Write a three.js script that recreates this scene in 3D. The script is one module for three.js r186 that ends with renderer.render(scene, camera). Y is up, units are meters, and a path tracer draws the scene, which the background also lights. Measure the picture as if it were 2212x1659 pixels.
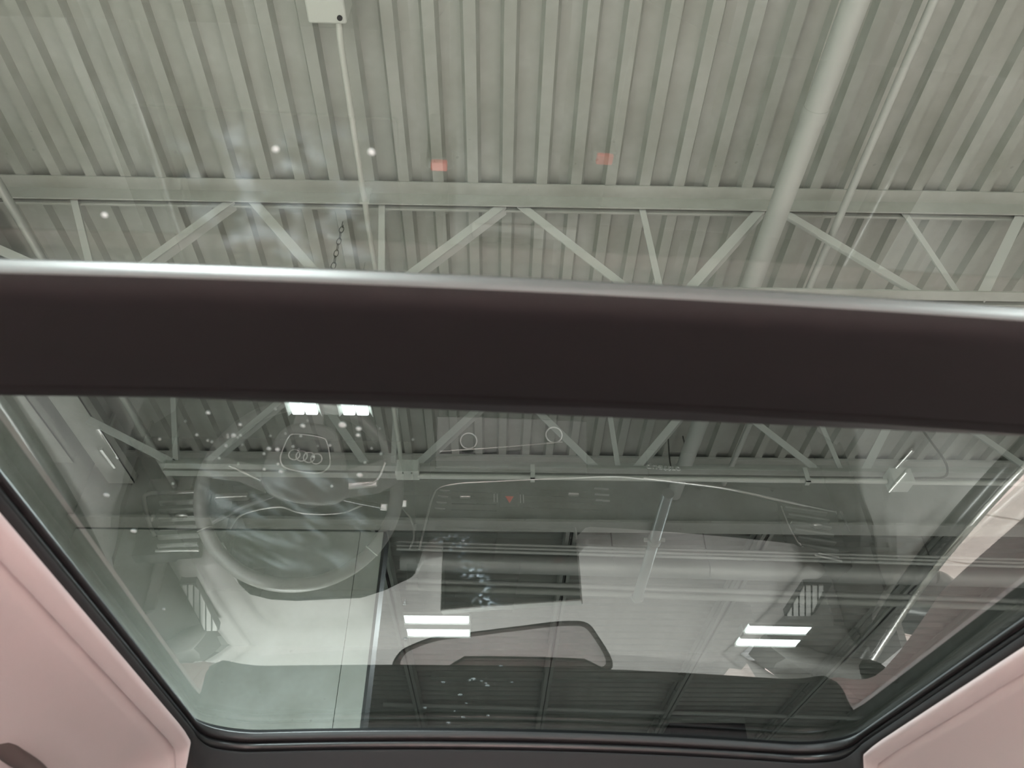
import * as THREE from 'three';
import { mergeGeometries } from 'three/addons/utils/BufferGeometryUtils.js';
import { RoundedBoxGeometry } from 'three/addons/geometries/RoundedBoxGeometry.js';
import { FontLoader } from 'three/addons/loaders/FontLoader.js';
import { TextGeometry } from 'three/addons/geometries/TextGeometry.js';
import { RectAreaLightUniformsLib } from 'three/addons/lights/RectAreaLightUniformsLib.js';
import { ImprovedNoise } from 'three/addons/math/ImprovedNoise.js';

// ───────────────────────── camera, exposure, light level ─────────────────────────
const scene = new THREE.Scene();
scene.background = new THREE.Color(0x000000);
const renderer = new THREE.WebGLRenderer();
renderer.toneMapping = THREE.LinearToneMapping;
renderer.toneMappingExposure = 1.0;
renderer.shadowMap.enabled = true;
RectAreaLightUniformsLib.init();
const EYE = 1.27;                                   // height of the phone above the garage floor
const rad = Math.PI / 180;
const camera = new THREE.PerspectiveCamera(53.07, 2212 / 1659, 0.02, 60);
camera.position.set(0, EYE, 0);
camera.rotation.set(40.024 * rad, -1.134 * rad, 0.044 * rad, 'YXZ');
camera.focus = 3.2;
camera.userData.fStop = 11;
const LAMP = 1500;                                   // radiance of the lamp banks
const DOME = 2600;                                  // radiance of the rear dome lamp lenses
const LAMP_COLOR = new THREE.Color().setRGB(0.96, 1.0, 0.97);

// ───────────────────────── helpers ─────────────────────────
let seed = 7;
const rnd = () => { seed = (seed * 1664525 + 1013904223) >>> 0; return seed / 4294967296; };
const V = (x, y, z) => new THREE.Vector3(x, y, z);
const lerp = (a, b, t) => a + (b - a) * t;
const smooth = (a, b, x) => { const t = Math.min(1, Math.max(0, (x - a) / (b - a))); return t * t * (3 - 2 * t); };
function table(pts) {                               // piecewise linear y(x) through points sorted by x
  return (x) => {
    if (x <= pts[0][0]) return pts[0][1];
    for (let i = 1; i < pts.length; i++) if (x <= pts[i][0]) return lerp(pts[i - 1][1], pts[i][1], (x - pts[i - 1][0]) / (pts[i][0] - pts[i - 1][0]));
    return pts[pts.length - 1][1];
  };
}
const used = {};
function numbered(name) {
  used[name] = (used[name] ?? -1) + 1;
  return used[name] ? `${name}_${String(used[name]).padStart(3, '0')}` : name;
}
function shade(o) { o.traverse((m) => { if (m.isMesh) { m.castShadow = true; m.receiveShadow = true; } }); return o; }
function part(parent, name, geo, mat) {
  const m = new THREE.Mesh(geo, mat); m.name = name; m.castShadow = m.receiveShadow = true; parent.add(m); return m;
}
function thing(name, label, category, group) {
  const g = new THREE.Group(); g.name = numbered(name); g.userData = { label, category };
  if (group) g.userData.group = group;
  scene.add(g); return g;
}
function solo(name, geo, mat, label, category, group) {
  const m = new THREE.Mesh(geo, mat); m.name = numbered(name); m.userData = { label, category };
  if (group) m.userData.group = group;
  m.castShadow = m.receiveShadow = true; scene.add(m); return m;
}
function struct(name, geo, mat, label, category) {
  const m = new THREE.Mesh(geo, mat); m.name = name; m.userData = { kind: 'structure', label, category };
  m.castShadow = m.receiveShadow = true; scene.add(m); return m;
}
function uvMetres(g) {                              // uv in metres from the facing of each triangle
  g = g.index ? g.toNonIndexed() : g;
  g.computeVertexNormals();
  const p = g.attributes.position, n = g.attributes.normal, uv = new Float32Array(p.count * 2);
  for (let i = 0; i < p.count; i++) {
    const ax = Math.abs(n.getX(i)), ay = Math.abs(n.getY(i)), az = Math.abs(n.getZ(i));
    const [u, v] = ay >= ax && ay >= az ? [p.getX(i), p.getZ(i)] : ax >= az ? [p.getZ(i), p.getY(i)] : [p.getX(i), p.getY(i)];
    uv[2 * i] = u; uv[2 * i + 1] = v;
  }
  g.setAttribute('uv', new THREE.BufferAttribute(uv, 2));
  return g;
}
function box(x0, x1, y0, y1, z0, z1) {
  const g = new THREE.BoxGeometry(Math.abs(x1 - x0), Math.abs(y1 - y0), Math.abs(z1 - z0));
  g.translate((x0 + x1) / 2, (y0 + y1) / 2, (z0 + z1) / 2);
  return uvMetres(g);
}
function rbox(x0, x1, y0, y1, z0, z1, r = 0.006, s = 3) {
  const g = new RoundedBoxGeometry(Math.abs(x1 - x0), Math.abs(y1 - y0), Math.abs(z1 - z0), s, r);
  g.translate((x0 + x1) / 2, (y0 + y1) / 2, (z0 + z1) / 2); return g;
}
const clean = (g) => { const h = g.index ? g.toNonIndexed() : g; for (const k of Object.keys(h.attributes)) if (!['position', 'normal', 'uv'].includes(k)) h.deleteAttribute(k); return h; };
const merge = (...gs) => mergeGeometries(gs.flat().map(clean));
function rod(a, b, r, seg = 12) {
  const d = b.clone().sub(a), g = new THREE.CylinderGeometry(r, r, d.length(), seg);
  g.applyQuaternion(new THREE.Quaternion().setFromUnitVectors(V(0, 1, 0), d.normalize()));
  const m = a.clone().add(b).multiplyScalar(0.5); g.translate(m.x, m.y, m.z); return g;
}
function bar(a, b, w, t, side = V(0, 0, 1)) {       // rectangular bar from a to b, w across, t along side
  const d = b.clone().sub(a), L = d.length(), y = d.normalize(), z = side.clone().addScaledVector(y, -side.dot(y)).normalize(), x = new THREE.Vector3().crossVectors(y, z);
  const g = new THREE.BoxGeometry(w, L, t); g.applyMatrix4(new THREE.Matrix4().makeBasis(x, y, z));
  const m = a.clone().add(b).multiplyScalar(0.5); g.translate(m.x, m.y, m.z); return uvMetres(g);
}
const wire = (pts, r, closed = false, seg = 0, sides = 8) => new THREE.TubeGeometry(new THREE.CatmullRomCurve3(pts, closed, 'centripetal'), seg || pts.length * 8, r, sides, closed);
function grid(rows, closeRow = false) {             // surface through rows of points
  const n = rows.length, m = rows[0].length, pos = [], uv = [], idx = [];
  let acc = 0;
  for (let i = 0; i < n; i++) {
    if (i) acc += rows[i][0].distanceTo(rows[i - 1][0]);
    let b = 0;
    for (let j = 0; j < m; j++) { if (j) b += rows[i][j].distanceTo(rows[i][j - 1]); pos.push(rows[i][j].x, rows[i][j].y, rows[i][j].z); uv.push(acc, b); }
  }
  for (let i = 0; i < n - 1; i++) for (let j = 0; j < (closeRow ? m : m - 1); j++) {
    const a = i * m + j, b = i * m + (j + 1) % m, c = a + m, d = b + m; idx.push(a, b, d, a, d, c);
  }
  const g = new THREE.BufferGeometry();
  g.setAttribute('position', new THREE.Float32BufferAttribute(pos, 3));
  g.setAttribute('uv', new THREE.Float32BufferAttribute(uv, 2));
  g.setIndex(idx); g.computeVertexNormals(); return g;
}
function extrude(pts, depth, bevel = 0, seg = 2) {  // outline in x,y pushed along +z
  const s = new THREE.Shape(pts.map(([x, y]) => new THREE.Vector2(x, y)));
  return new THREE.ExtrudeGeometry(s, { depth, bevelEnabled: bevel > 0, bevelSize: bevel, bevelThickness: bevel, bevelSegments: seg, curveSegments: 8 });
}
function curveLoop(pts, n = 40) {                   // smooth closed outline through points
  const c = new THREE.CatmullRomCurve3(pts.map(([x, y]) => V(x, y, 0)), true, 'centripetal');
  return c.getPoints(n).slice(0, n).map((p) => [p.x, p.y]);
}

// ───────────────────────── textures and materials ─────────────────────────
const noise = new ImprovedNoise();
function fbm(x, y, z, o = 4) { let s = 0, a = 0.5, f = 1; for (let i = 0; i < o; i++) { s += a * noise.noise(x * f, y * f, z + i * 7.3); a *= 0.5; f *= 2; } return s; }
function tex(n, fn, srgb = false) {
  const d = new Uint8Array(n * n * 4);
  for (let j = 0; j < n; j++) for (let i = 0; i < n; i++) { const c = fn(i / n, j / n); for (let k = 0; k < 4; k++) d[(j * n + i) * 4 + k] = Math.max(0, Math.min(255, 255 * (c[k] ?? 1))); }
  const t = new THREE.DataTexture(d, n, n); t.wrapS = t.wrapT = THREE.RepeatWrapping; t.magFilter = THREE.LinearFilter; t.minFilter = THREE.LinearMipmapLinearFilter; t.generateMipmaps = true;
  if (srgb) t.colorSpace = THREE.SRGBColorSpace;
  t.needsUpdate = true; return t;
}
const wrapN = (u, v, f, z, o) => {                  // tiling noise
  const a = fbm(u * f, v * f, z, o), b = fbm((u - 1) * f, v * f, z, o), c = fbm(u * f, (v - 1) * f, z, o), d = fbm((u - 1) * f, (v - 1) * f, z, o);
  return lerp(lerp(a, b, u), lerp(c, d, u), v);
};
const paintTex = tex(256, (u, v) => { const n = wrapN(u, v, 6, 1.5, 5), s = wrapN(u, v, 40, 9.1, 2); const g = 0.93 + 0.16 * n + 0.05 * s - (s > 0.33 ? 0.12 : 0); return [g, g, g * (0.985 + 0.03 * n), 1]; }, true);
paintTex.repeat.set(0.7, 0.7);
const weaveTex = tex(128, (u, v) => { const w = 0.5 + 0.25 * Math.sin(u * Math.PI * 64) * Math.sin(v * Math.PI * 64) + 0.3 * wrapN(u, v, 24, 3.3, 2); return [w, w, w, 1]; });
weaveTex.repeat.set(14, 14);
const grainTex = tex(256, (u, v) => { const n = 0.5 + 0.5 * Math.abs(wrapN(u, v, 30, 5.2, 3)) * 2; return [n, n, n, 1]; });
grainTex.repeat.set(9, 9);
const tileTex = tex(256, (u, v) => { const n = wrapN(u, v, 8, 2.2, 4), s = wrapN(u, v, 50, 4.4, 2); const g = 0.95 + 0.08 * n + 0.06 * s; return [g, g * (0.995 + 0.01 * n), g, 1]; }, true);

const std = (r, g, b, rough, o = {}) => new THREE.MeshStandardMaterial({ color: new THREE.Color().setRGB(r, g, b), roughness: rough, ...o });
const phys = (r, g, b, rough, o = {}) => new THREE.MeshPhysicalMaterial({ color: new THREE.Color().setRGB(r, g, b), roughness: rough, ...o });
const M = {
  deck: std(0.46, 0.475, 0.445, 0.6, { map: paintTex }),
  steel: std(0.50, 0.515, 0.485, 0.5, { map: paintTex }),
  web: std(0.60, 0.615, 0.58, 0.45),
  pipe: std(0.50, 0.515, 0.48, 0.42),
  conduit: std(0.55, 0.56, 0.51, 0.4),
  duct: std(0.48, 0.49, 0.46, 0.4, { metalness: 0.2 }),
  trimGrey: std(0.05, 0.053, 0.05, 0.7),
  galv: std(0.48, 0.49, 0.46, 0.38, { metalness: 0.35 }),
  box: std(0.58, 0.60, 0.55, 0.45),
  wall: std(0.62, 0.65, 0.61, 0.75, { map: paintTex }),
  chain: std(0.14, 0.14, 0.12, 0.5, { metalness: 0.5 }),
  lampBody: std(0.62, 0.63, 0.60, 0.5),
  lampGlow: new THREE.MeshStandardMaterial({ color: 0xffffff, roughness: 0.6, emissive: new THREE.Color().setRGB(0.95, 1.0, 0.93), emissiveIntensity: 12 }),
  readGlow: new THREE.MeshStandardMaterial({ color: 0xffffff, roughness: 0.5, emissive: new THREE.Color().setRGB(1, 0.88, 0.8), emissiveIntensity: 6 }),
  tile: std(0.80, 0.655, 0.62, 0.35, { map: tileTex }),
  concrete: std(0.085, 0.085, 0.083, 0.7, { map: paintTex }),
  grout: std(0.30, 0.25, 0.22, 0.9),
  blackUnit: std(0.012, 0.012, 0.014, 0.6),
  slot: std(0.6, 0.6, 0.58, 0.5),
  // the car
  headliner: std(0.66, 0.565, 0.57, 0.95, { bumpMap: weaveTex, bumpScale: 0.0004 }),
  handle: std(0.10, 0.075, 0.072, 0.6),
  seal: std(0.010, 0.010, 0.011, 0.35),
  frame: std(0.016, 0.015, 0.016, 0.55),
  frameCloth: std(0.013, 0.0115, 0.012, 0.9),
  barSkin: phys(0.0050, 0.0046, 0.0052, 0.75, { specularIntensity: 0.35, bumpMap: weaveTex, bumpScale: 0.0001 }),
  barGloss: std(0.034, 0.036, 0.035, 0.45),
  dashTop: std(0.150, 0.138, 0.137, 0.6, { bumpMap: grainTex, bumpScale: 0.0003 }),
  dashLow: std(0.020, 0.020, 0.021, 0.5, { bumpMap: grainTex, bumpScale: 0.0002 }),
  black: std(0.012, 0.012, 0.013, 0.35),
  gloss: phys(0.008, 0.008, 0.009, 0.12, { clearcoat: 0.5 }),
  greyTrim: std(0.115, 0.110, 0.108, 0.55),
  bezel: std(0.20, 0.195, 0.19, 0.5),
  grilleSlat: std(0.19, 0.185, 0.18, 0.55),
  slat: std(0.22, 0.22, 0.215, 0.35),
  rimLeather: std(0.11, 0.106, 0.104, 0.30, { bumpMap: grainTex, bumpScale: 0.0002 }),
  hub: std(0.13, 0.125, 0.122, 0.5),
  chrome: std(0.94, 0.92, 0.91, 0.30, { metalness: 1 }),
  satin: std(0.75, 0.73, 0.71, 0.32, { metalness: 1 }),
  red: std(0.78, 0.045, 0.03, 0.35),
  seat: std(0.028, 0.024, 0.023, 0.6, { bumpMap: grainTex, bumpScale: 0.0003 }),
  rearSeat: std(0.60, 0.47, 0.45, 0.6, { bumpMap: grainTex, bumpScale: 0.0003 }),
  carpet: std(0.12, 0.095, 0.09, 0.95),
  doorTop: std(0.34, 0.325, 0.32, 0.6, { bumpMap: grainTex, bumpScale: 0.0002 }),
  carPaint: phys(0.015, 0.016, 0.018, 0.3, { clearcoat: 1 }),
  mirror: std(0.42, 0.46, 0.47, 0.5, { metalness: 1 }),
  roofGlass: phys(0.126, 0.145, 0.150, 0, { transmission: 1, thickness: 0, ior: 1.8 }),
  rearGlass: phys(0.228, 0.248, 0.250, 0, { transmission: 1, thickness: 0, ior: 1.8 }),
  clearGlass: phys(0.86, 0.89, 0.87, 0, { transmission: 1, thickness: 0, ior: 1.45 }),
  dust: phys(0.55, 0.62, 0.62, 1, { transmission: 0.35, thickness: 0 }),
  water: phys(0.95, 0.97, 0.97, 0.25, { transmission: 0.5, thickness: 0, ior: 1.33 }),
};

// ───────────────────────── the garage: deck, walls, floor ─────────────────────────
const DECK = EYE + 3.6;                             // underside of the deck ribs
const PITCH = 0.191, XW0 = -3.42, XW1 = 9.2, ZBACK = 5, ZGIRD = -5.26, ZFAR = -13.2;
function deckSection(ribs) {                        // one steel deck sheet seen end on, ribs pointing down
  const pts = [[0, 0.11], [0, 0.045]];
  for (let i = 0; i < ribs; i++) { const c = (i + 0.5) * PITCH; pts.push([c - 0.046, 0.045], [c - 0.029, 0], [c + 0.029, 0], [c + 0.046, 0.045]); }
  pts.push([ribs * PITCH, 0.045], [ribs * PITCH, 0.11]);
  return pts;
}
const ceiling = struct('ceiling', box(XW0, XW1, DECK + 0.112, DECK + 0.35, ZFAR, ZBACK), M.deck, 'corrugated steel roof deck painted grey green above the joists', 'ceiling');
{
  const RIBS = 4, near = uvMetres(extrude(deckSection(RIBS), ZBACK - ZGIRD));
  const start = -2.65 - PITCH * 0.5 - RIBS * PITCH;
  for (let i = 0; start + i * RIBS * PITCH < XW1; i++) part(ceiling, 'deck_sheet', near, M.deck).position.set(start + i * RIBS * PITCH, DECK, ZGIRD);
  const far = uvMetres(extrude(deckSection(RIBS), XW1 - XW0).rotateY(Math.PI / 2));
  for (let i = 0; ZGIRD - 0.02 - i * RIBS * PITCH > ZFAR; i++) part(ceiling, 'deck_sheet', far, M.deck).position.set(XW0, DECK, ZGIRD - 0.02 - i * RIBS * PITCH);
}
struct('wall_left', box(XW0 - 0.2, -3.28, 0, DECK + 0.3, ZFAR, ZBACK), M.wall, 'pale painted side wall at the left behind the pipes', 'wall');
struct('wall_right', box(XW1, XW1 + 0.2, 0, DECK + 0.3, ZFAR, ZBACK), M.wall, 'pale side wall at the far right of the garage', 'wall');
struct('wall_back', box(XW0, XW1, 0, DECK + 0.3, ZBACK, ZBACK + 0.2), M.wall, 'pale wall behind the car', 'wall');
struct('wall_far', box(XW0, XW1, 0, DECK + 0.3, ZFAR - 0.2, ZFAR), M.wall, 'pale end wall of the far bay', 'wall');
const partition = struct('wall_front', box(-3.28, -1.078, 0, EYE + 2.975, -5.56, -5.36), M.wall, 'pale green partition wall below the girder at the left', 'wall');
part(partition, 'corner_panel', box(-1.074, -0.895, 0, EYE + 2.975, -5.56, -5.362), M.wall);
part(partition, 'edge_trim', box(-0.895, -0.874, 0, EYE + 2.975, -5.56, -5.354), M.trimGrey);
const floor = struct('floor', box(XW0, XW1, -0.2, -0.008, ZFAR, ZBACK), M.grout, 'pinkish white square tiled garage floor', 'floor');
{
  part(floor, 'concrete_slab', box(XW0, XW1, -0.009, 0, ZFAR, -5.56), M.concrete);
  const T = 0.423, g = uvMetres(new RoundedBoxGeometry(T - 0.014, 0.012, T - 0.014, 1, 0.003)), spots = [];
  for (let x = XW0 + T; x < XW1 - T; x += T) for (let z = -5.3; z < ZBACK - T; z += T) spots.push([x, z]);
  const d = ([x, z]) => Math.hypot(x - 2.4, z + 3.2);
  spots.sort((a, b) => d(a) - d(b));
  spots.slice(0, 280).forEach(([x, z]) => part(floor, 'tile', g, M.tile).position.set(x, -0.006, z));
  const rest = part(floor, 'tile_field', mergeGeometries(spots.slice(280).map(([x, z]) => box(x - T / 2 + 0.007, x + T / 2 - 0.007, -0.009, 0, z - T / 2 + 0.007, z + T / 2 - 0.007))), M.tile);
  rest.userData.kind = 'stuff';
}

// ───────────────────────── steel: joists, girder, beams ─────────────────────────
function angleBar(a, b, w, t = 0.007) {               // steel angle seen from below: one leg flat to the viewer, one leg pointing away
  const d = b.clone().sub(a).normalize(), n = V(-d.y, d.x, 0);
  const o = n.clone().multiplyScalar(w / 2 - t / 2);
  return merge(bar(a, b, w, t), bar(a.clone().add(o).add(V(0, 0, -w / 2)), b.clone().add(o).add(V(0, 0, -w / 2)), t, w));
}
function openWebJoist(z, x0, x1, diagonals, posts, label) {
  const g = thing('steel_joist', label, 'joist', 'open web joists'), yT = 3.6 + EYE, yB = 2.80 + EYE;
  const L = 0.085, t = 0.009, gap = 0.013, xb = -2.2;
  for (const s of [1, -1]) {
    part(g, 'top_chord', merge(box(x0, x1, yT - t, yT - 0.0005, z + s * gap, z + s * (gap + L)), box(x0, x1, yT - 0.1, yT - t, z + s * gap, z + s * (gap + t))), M.steel);
    part(g, 'bottom_chord', merge(box(xb, x1, yB, yB + t, z + s * gap, z + s * (gap + 0.06)), box(xb, x1, yB + t, yB + 0.06, z + s * gap, z + s * (gap + t))), M.steel);
  }
  const lo = yB + 0.03, hi = yT - 0.07;
  for (const [a, b, y] of diagonals) part(g, 'web_diagonal', angleBar(V(a, y ? EYE + y : hi, z), V(b, lo, z), 0.052), M.web);
  for (const [a, b] of posts) part(g, 'web_vertical', angleBar(V(a, hi, z), V(b, lo, z), 0.034), M.web);
  return g;
}
const RIGHT_DIAGONALS = [[2.93, 2.42], [3.03, 3.60], [4.40, 3.88]], FIRST = [[-2.82, -2.10, 3.20]];
openWebJoist(-2.65, -2.83, XW1 - 0.01, [...FIRST, [-1.51, -1.93], [-1.39, -0.86], [0.0, -0.56], [0.10, 0.66], [1.45, 0.92], [1.56, 2.15], ...RIGHT_DIAGONALS], [[-2.38, -2.02], [-0.675, -0.60], [0.78, 0.80], [2.26, 2.32], [3.70, 3.74]], 'open web steel joist seen above the dark roof crossbar');
openWebJoist(-4.25, -2.83, XW1 - 0.01, [...FIRST, [-1.44, -1.95], [-1.35, -0.86], [-0.0, -0.57], [0.10, 0.66], [1.45, 0.89], [1.55, 2.14], ...RIGHT_DIAGONALS], [[-2.34, -2.12], [-0.74, -0.70], [0.76, 0.79], [2.22, 2.28], [3.70, 3.74]], 'open web steel joist carrying the thin conduit along its lower chord');
{
  const g = thing('steel_girder', 'deep plate girder across the garage behind the joists', 'girder');
  const y1 = EYE + 3.598, y0 = EYE + 2.98, x0 = -3.275;
  part(g, 'top_flange', box(x0, XW1, y1 - 0.02, y1, -5.34, -5.18), M.steel);
  part(g, 'web', box(x0, XW1, y0 + 0.02, y1 - 0.02, -5.27, -5.25), M.steel);
  part(g, 'bottom_flange', box(x0, XW1, y0, y0 + 0.022, -5.34, -5.18), M.steel);
  for (const x of [0.93, 1.62, 2.2, -2.2]) part(g, 'bolt', new THREE.CylinderGeometry(0.012, 0.012, 0.012, 6).rotateX(Math.PI / 2).translate(x, EYE + 3.33, -5.246), M.steel);
}
{
  const names = ['first roof beam of the far bay, next to the partition wall', 'second roof beam of the far bay, above the dashboard screen reflection', 'third roof beam of the far bay, beside the black unit', 'fourth roof beam of the far bay, right of the black unit'];
  [-1.09, 0.66, 2.435, 4.2].forEach((x, i) => {
    const g = thing('roof_beam', names[i], 'beam', 'far bay roof beams'), z0 = ZFAR + 0.02, z1 = -5.36, y = EYE + 3.42;
    for (const s of [1, -1]) {
      part(g, 'chord', merge(box(x + s * 0.008, x + s * 0.05, y, y + 0.008, z0, z1), box(x + s * 0.008, x + s * 0.016, y, y + 0.06, z0, z1)), M.steel);
      part(g, 'upper_chord', box(x + s * 0.008, x + s * 0.045, EYE + 3.57, EYE + 3.598, z0, z1), M.steel);
    }
    for (let z = z1 - 0.3; z > z0 + 0.3; z -= 0.6) part(g, 'web_bar', bar(V(x, y + 0.02, z), V(x, EYE + 3.585, z - 0.3), 0.018, 0.014, V(1, 0, 0)), M.steel);
  });
  const r = thing('edge_beam', 'long beam under the deck at the right with rib ends showing above it', 'beam');
  part(r, 'web', box(5.29, 5.31, EYE + 3.32, EYE + 3.585, ZFAR + 0.02, -5.36), M.steel);
  part(r, 'top_flange', box(5.22, 5.38, EYE + 3.585, EYE + 3.598, ZFAR + 0.02, -5.36), M.steel);
  part(r, 'bottom_flange', box(5.22, 5.38, EYE + 3.30, EYE + 3.32, ZFAR + 0.02, -5.36), M.steel);
  const c = thing('cross_beam', 'thin beam crossing the far bay above the pipes', 'beam');
  part(c, 'flange', box(-0.85, XW1, EYE + 3.5, EYE + 3.512, -10.2, -10.12), M.steel);
  part(c, 'web', box(-0.85, XW1, EYE + 3.512, EYE + 3.598, -10.165, -10.155), M.steel);
}
// steelwork along the left wall
{
  const p = thing('channel_rail', 'broad steel channel running along the left wall', 'rail');
  part(p, 'channel', merge(box(-3.06, -2.86, EYE + 3.28, EYE + 3.295, -5.18, 1), box(-2.875, -2.86, EYE + 3.28, EYE + 3.36, -5.18, 1), box(-3.06, -3.045, EYE + 3.28, EYE + 3.36, -5.18, 1)), M.steel);
  for (const z of [-4.75, -3.4, -2]) part(p, 'hanger', box(-2.97, -2.95, EYE + 3.29, EYE + 3.62, z, z + 0.03), M.steel);
  const q = thing('ledge_angle', 'narrow ledge angle along the left wall beside the broad channel', 'rail');
  part(q, 'angle', merge(box(-3.28, -3.14, EYE + 3.20, EYE + 3.215, -4.78, 1), box(-3.155, -3.14, EYE + 3.20, EYE + 3.27, -4.78, 1)), M.steel);
}
solo('corner_pipe', rod(V(-2.57, EYE + 3.3, 1), V(-2.57, EYE + 3.3, -5.24), 0.024, 16), M.galv, 'thin grey pipe under the deck at the upper left corner', 'pipe');

// ───────────────────────── pipes, conduits, boxes ─────────────────────────
{
  const g = thing('sprinkler_pipe', 'thick round pipe running below the ribs at the upper right', 'pipe');
  part(g, 'pipe', rod(V(1.48, EYE + 3.25, 1), V(1.385, EYE + 3.25, -5.2), 0.056, 24), M.pipe);
  part(g, 'coupling', rod(V(1.437, EYE + 3.25, -1.86), V(1.436, EYE + 3.25, -1.93), 0.059, 24), M.pipe);
  part(g, 'hanger', wire([V(1.33, EYE + 3.6, -4.9), V(1.325, EYE + 3.27, -4.9), V(1.39, EYE + 3.185, -4.9), V(1.455, EYE + 3.27, -4.9), V(1.45, EYE + 3.6, -4.9)], 0.006), M.chain);
}
solo('branch_pipe', rod(V(1.83, EYE + 3.35, 1), V(1.80, EYE + 3.35, -5.2), 0.02, 16), M.pipe, 'thin pipe beside the thick pipe at the upper right', 'pipe');
{
  const g = thing('bent_conduit', 'thin painted conduit dropping from the ceiling box to the joist', 'conduit');
  part(g, 'conduit', merge(wire([V(-0.74, EYE + 3.44, -1.595), V(-0.74, EYE + 3.41, -1.66), V(-0.74, EYE + 3.40, -1.9), V(-0.74, EYE + 3.40, -2.6), V(-0.74, EYE + 3.40, -3.3), V(-0.745, EYE + 3.36, -3.72), V(-0.70, EYE + 3.13, -4.02), V(-0.63, EYE + 2.80, -4.14)], 0.0155, false, 80, 12)), M.conduit);
  part(g, 'strap', box(-0.765, -0.715, EYE + 3.38, EYE + 3.51, -2.545, -2.535), M.conduit);
}
{
  const g = thing('junction_box', 'square cover box under the deck at the top edge', 'box', 'electrical boxes');
  part(g, 'body', rbox(-0.872, -0.70, EYE + 3.41, EYE + 3.60, -1.60, -1.43, 0.012), M.box);
  part(g, 'knockout', new THREE.CylinderGeometry(0.012, 0.012, 0.01, 14).translate(-0.728, EYE + 3.409, -1.57), M.black);
  const h = thing('junction_box', 'small pale box where the conduit joins the joist', 'box', 'electrical boxes');
  part(h, 'body', rbox(-0.655, -0.515, EYE + 2.715, EYE + 2.80, -4.19, -4.10, 0.004), M.box);
  part(h, 'cover', rbox(-0.66, -0.51, EYE + 2.705, EYE + 2.716, -4.195, -4.095, 0.003), M.box);
  for (const x of [-0.61, -0.555]) part(h, 'screw', new THREE.CylinderGeometry(0.005, 0.005, 0.006, 8).translate(x, EYE + 2.703, -4.11), M.chain);
  const k = thing('junction_box', 'small pale box at the right end of the joist conduit', 'box', 'electrical boxes');
  part(k, 'body', rbox(2.51, 2.64, EYE + 2.66, EYE + 2.775, -4.20, -4.09, 0.004), M.box);
  part(k, 'cover', rbox(2.505, 2.645, EYE + 2.665, EYE + 2.77, -4.09, -4.083, 0.003), M.box);
}
{
  const g = thing('joist_conduit', 'long straight conduit clamped below the second joist', 'conduit');
  part(g, 'conduit', rod(V(-0.52, EYE + 2.715, -4.16), V(2.503, EYE + 2.715, -4.16), 0.0165, 16), M.conduit);
  part(g, 'conduit', rod(V(2.647, EYE + 2.71, -4.16), V(XW1, EYE + 2.71, -4.16), 0.0165, 16), M.conduit);
  for (const x of [0.215, 1.985]) part(g, 'clamp', merge(box(x - 0.014, x + 0.014, EYE + 2.69, EYE + 2.80, -4.142, -4.136), box(x - 0.014, x + 0.014, EYE + 2.69, EYE + 2.696, -4.18, -4.136)), M.box);
  const cable = thing('drop_cable', 'dark cable hanging in a loop beside the right side of the joist', 'cable');
  part(cable, 'cable', wire([V(2.75, EYE + 3.5, -4.12), V(2.85, EYE + 3.05, -4.1), V(2.9, EYE + 2.8, -4.1), V(2.86, EYE + 2.72, -4.1), V(2.7, EYE + 2.705, -4.1), V(2.66, EYE + 2.715, -4.12)], 0.007), M.chain);
}
{
  const g = thing('drain_pipe', 'short thick pipe through the girder with a clamp at mid length', 'pipe');
  const a = V(1.205, EYE + 2.925, -4.67), b = V(1.236, EYE + 2.925, -6.37);
  part(g, 'pipe', rod(a, b, 0.043, 28), M.galv);
  part(g, 'clamp', merge(rod(a.clone().lerp(b, 0.385), a.clone().lerp(b, 0.42), 0.054, 24), bar(V(1.135, EYE + 2.925, -5.35), V(1.30, EYE + 2.925, -5.35), 0.026, 0.02)), M.steel);
  part(g, 'end_flange', rod(b, b.clone().add(V(0, 0, -0.03)), 0.054, 24), M.galv);
}
const run = (name, a, b, r, mat, label, category, group) => solo(name, rod(a, b, r, 20), mat, label, category, group);
run('service_pipe', V(-0.86, EYE + 3.185, -5.9), V(XW1, EYE + 3.06, -6.05), 0.013, M.pipe, 'uppermost thin pipe of the bundle behind the girder', 'pipe', 'thin pipes behind the girder');
run('service_pipe', V(-0.86, EYE + 3.15, -5.9), V(XW1, EYE + 3.03, -6.05), 0.013, M.pipe, 'middle thin pipe of the bundle behind the girder', 'pipe', 'thin pipes behind the girder');
run('service_pipe', V(-0.86, EYE + 3.118, -5.9), V(XW1, EYE + 2.995, -6.05), 0.013, M.pipe, 'lowest thin pipe of the bundle behind the girder', 'pipe', 'thin pipes behind the girder');
{
  const g = thing('air_duct', 'wide round grey duct across the far bay under the deck', 'duct');
  part(g, 'duct', rod(V(-0.86, EYE + 3.185, -6.25), V(XW1, EYE + 3.06, -6.4), 0.085, 36), M.duct);
  for (const [x, y] of [[1.02, 3.165], [1.87, 3.15], [3.9, 3.125]]) {
    part(g, 'band', rod(V(x, EYE + y, -6.275), V(x + 0.03, EYE + y, -6.276), 0.088, 36), M.galv);
    part(g, 'hanger', rod(V(x + 0.015, EYE + y + 0.06, -6.275), V(x + 0.015, DECK, -6.275), 0.006, 8), M.chain);
  }
}
run('far_pipe', V(-0.86, EYE + 3.262, -6.8), V(XW1, EYE + 3.12, -7.05), 0.028, M.pipe, 'upper of two pipes below the duct', 'pipe', 'pipes below the duct');
run('far_pipe', V(-0.86, EYE + 3.195, -6.8), V(XW1, EYE + 3.05, -7.05), 0.031, M.steel, 'lower of two pipes below the duct', 'pipe', 'pipes below the duct');
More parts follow.
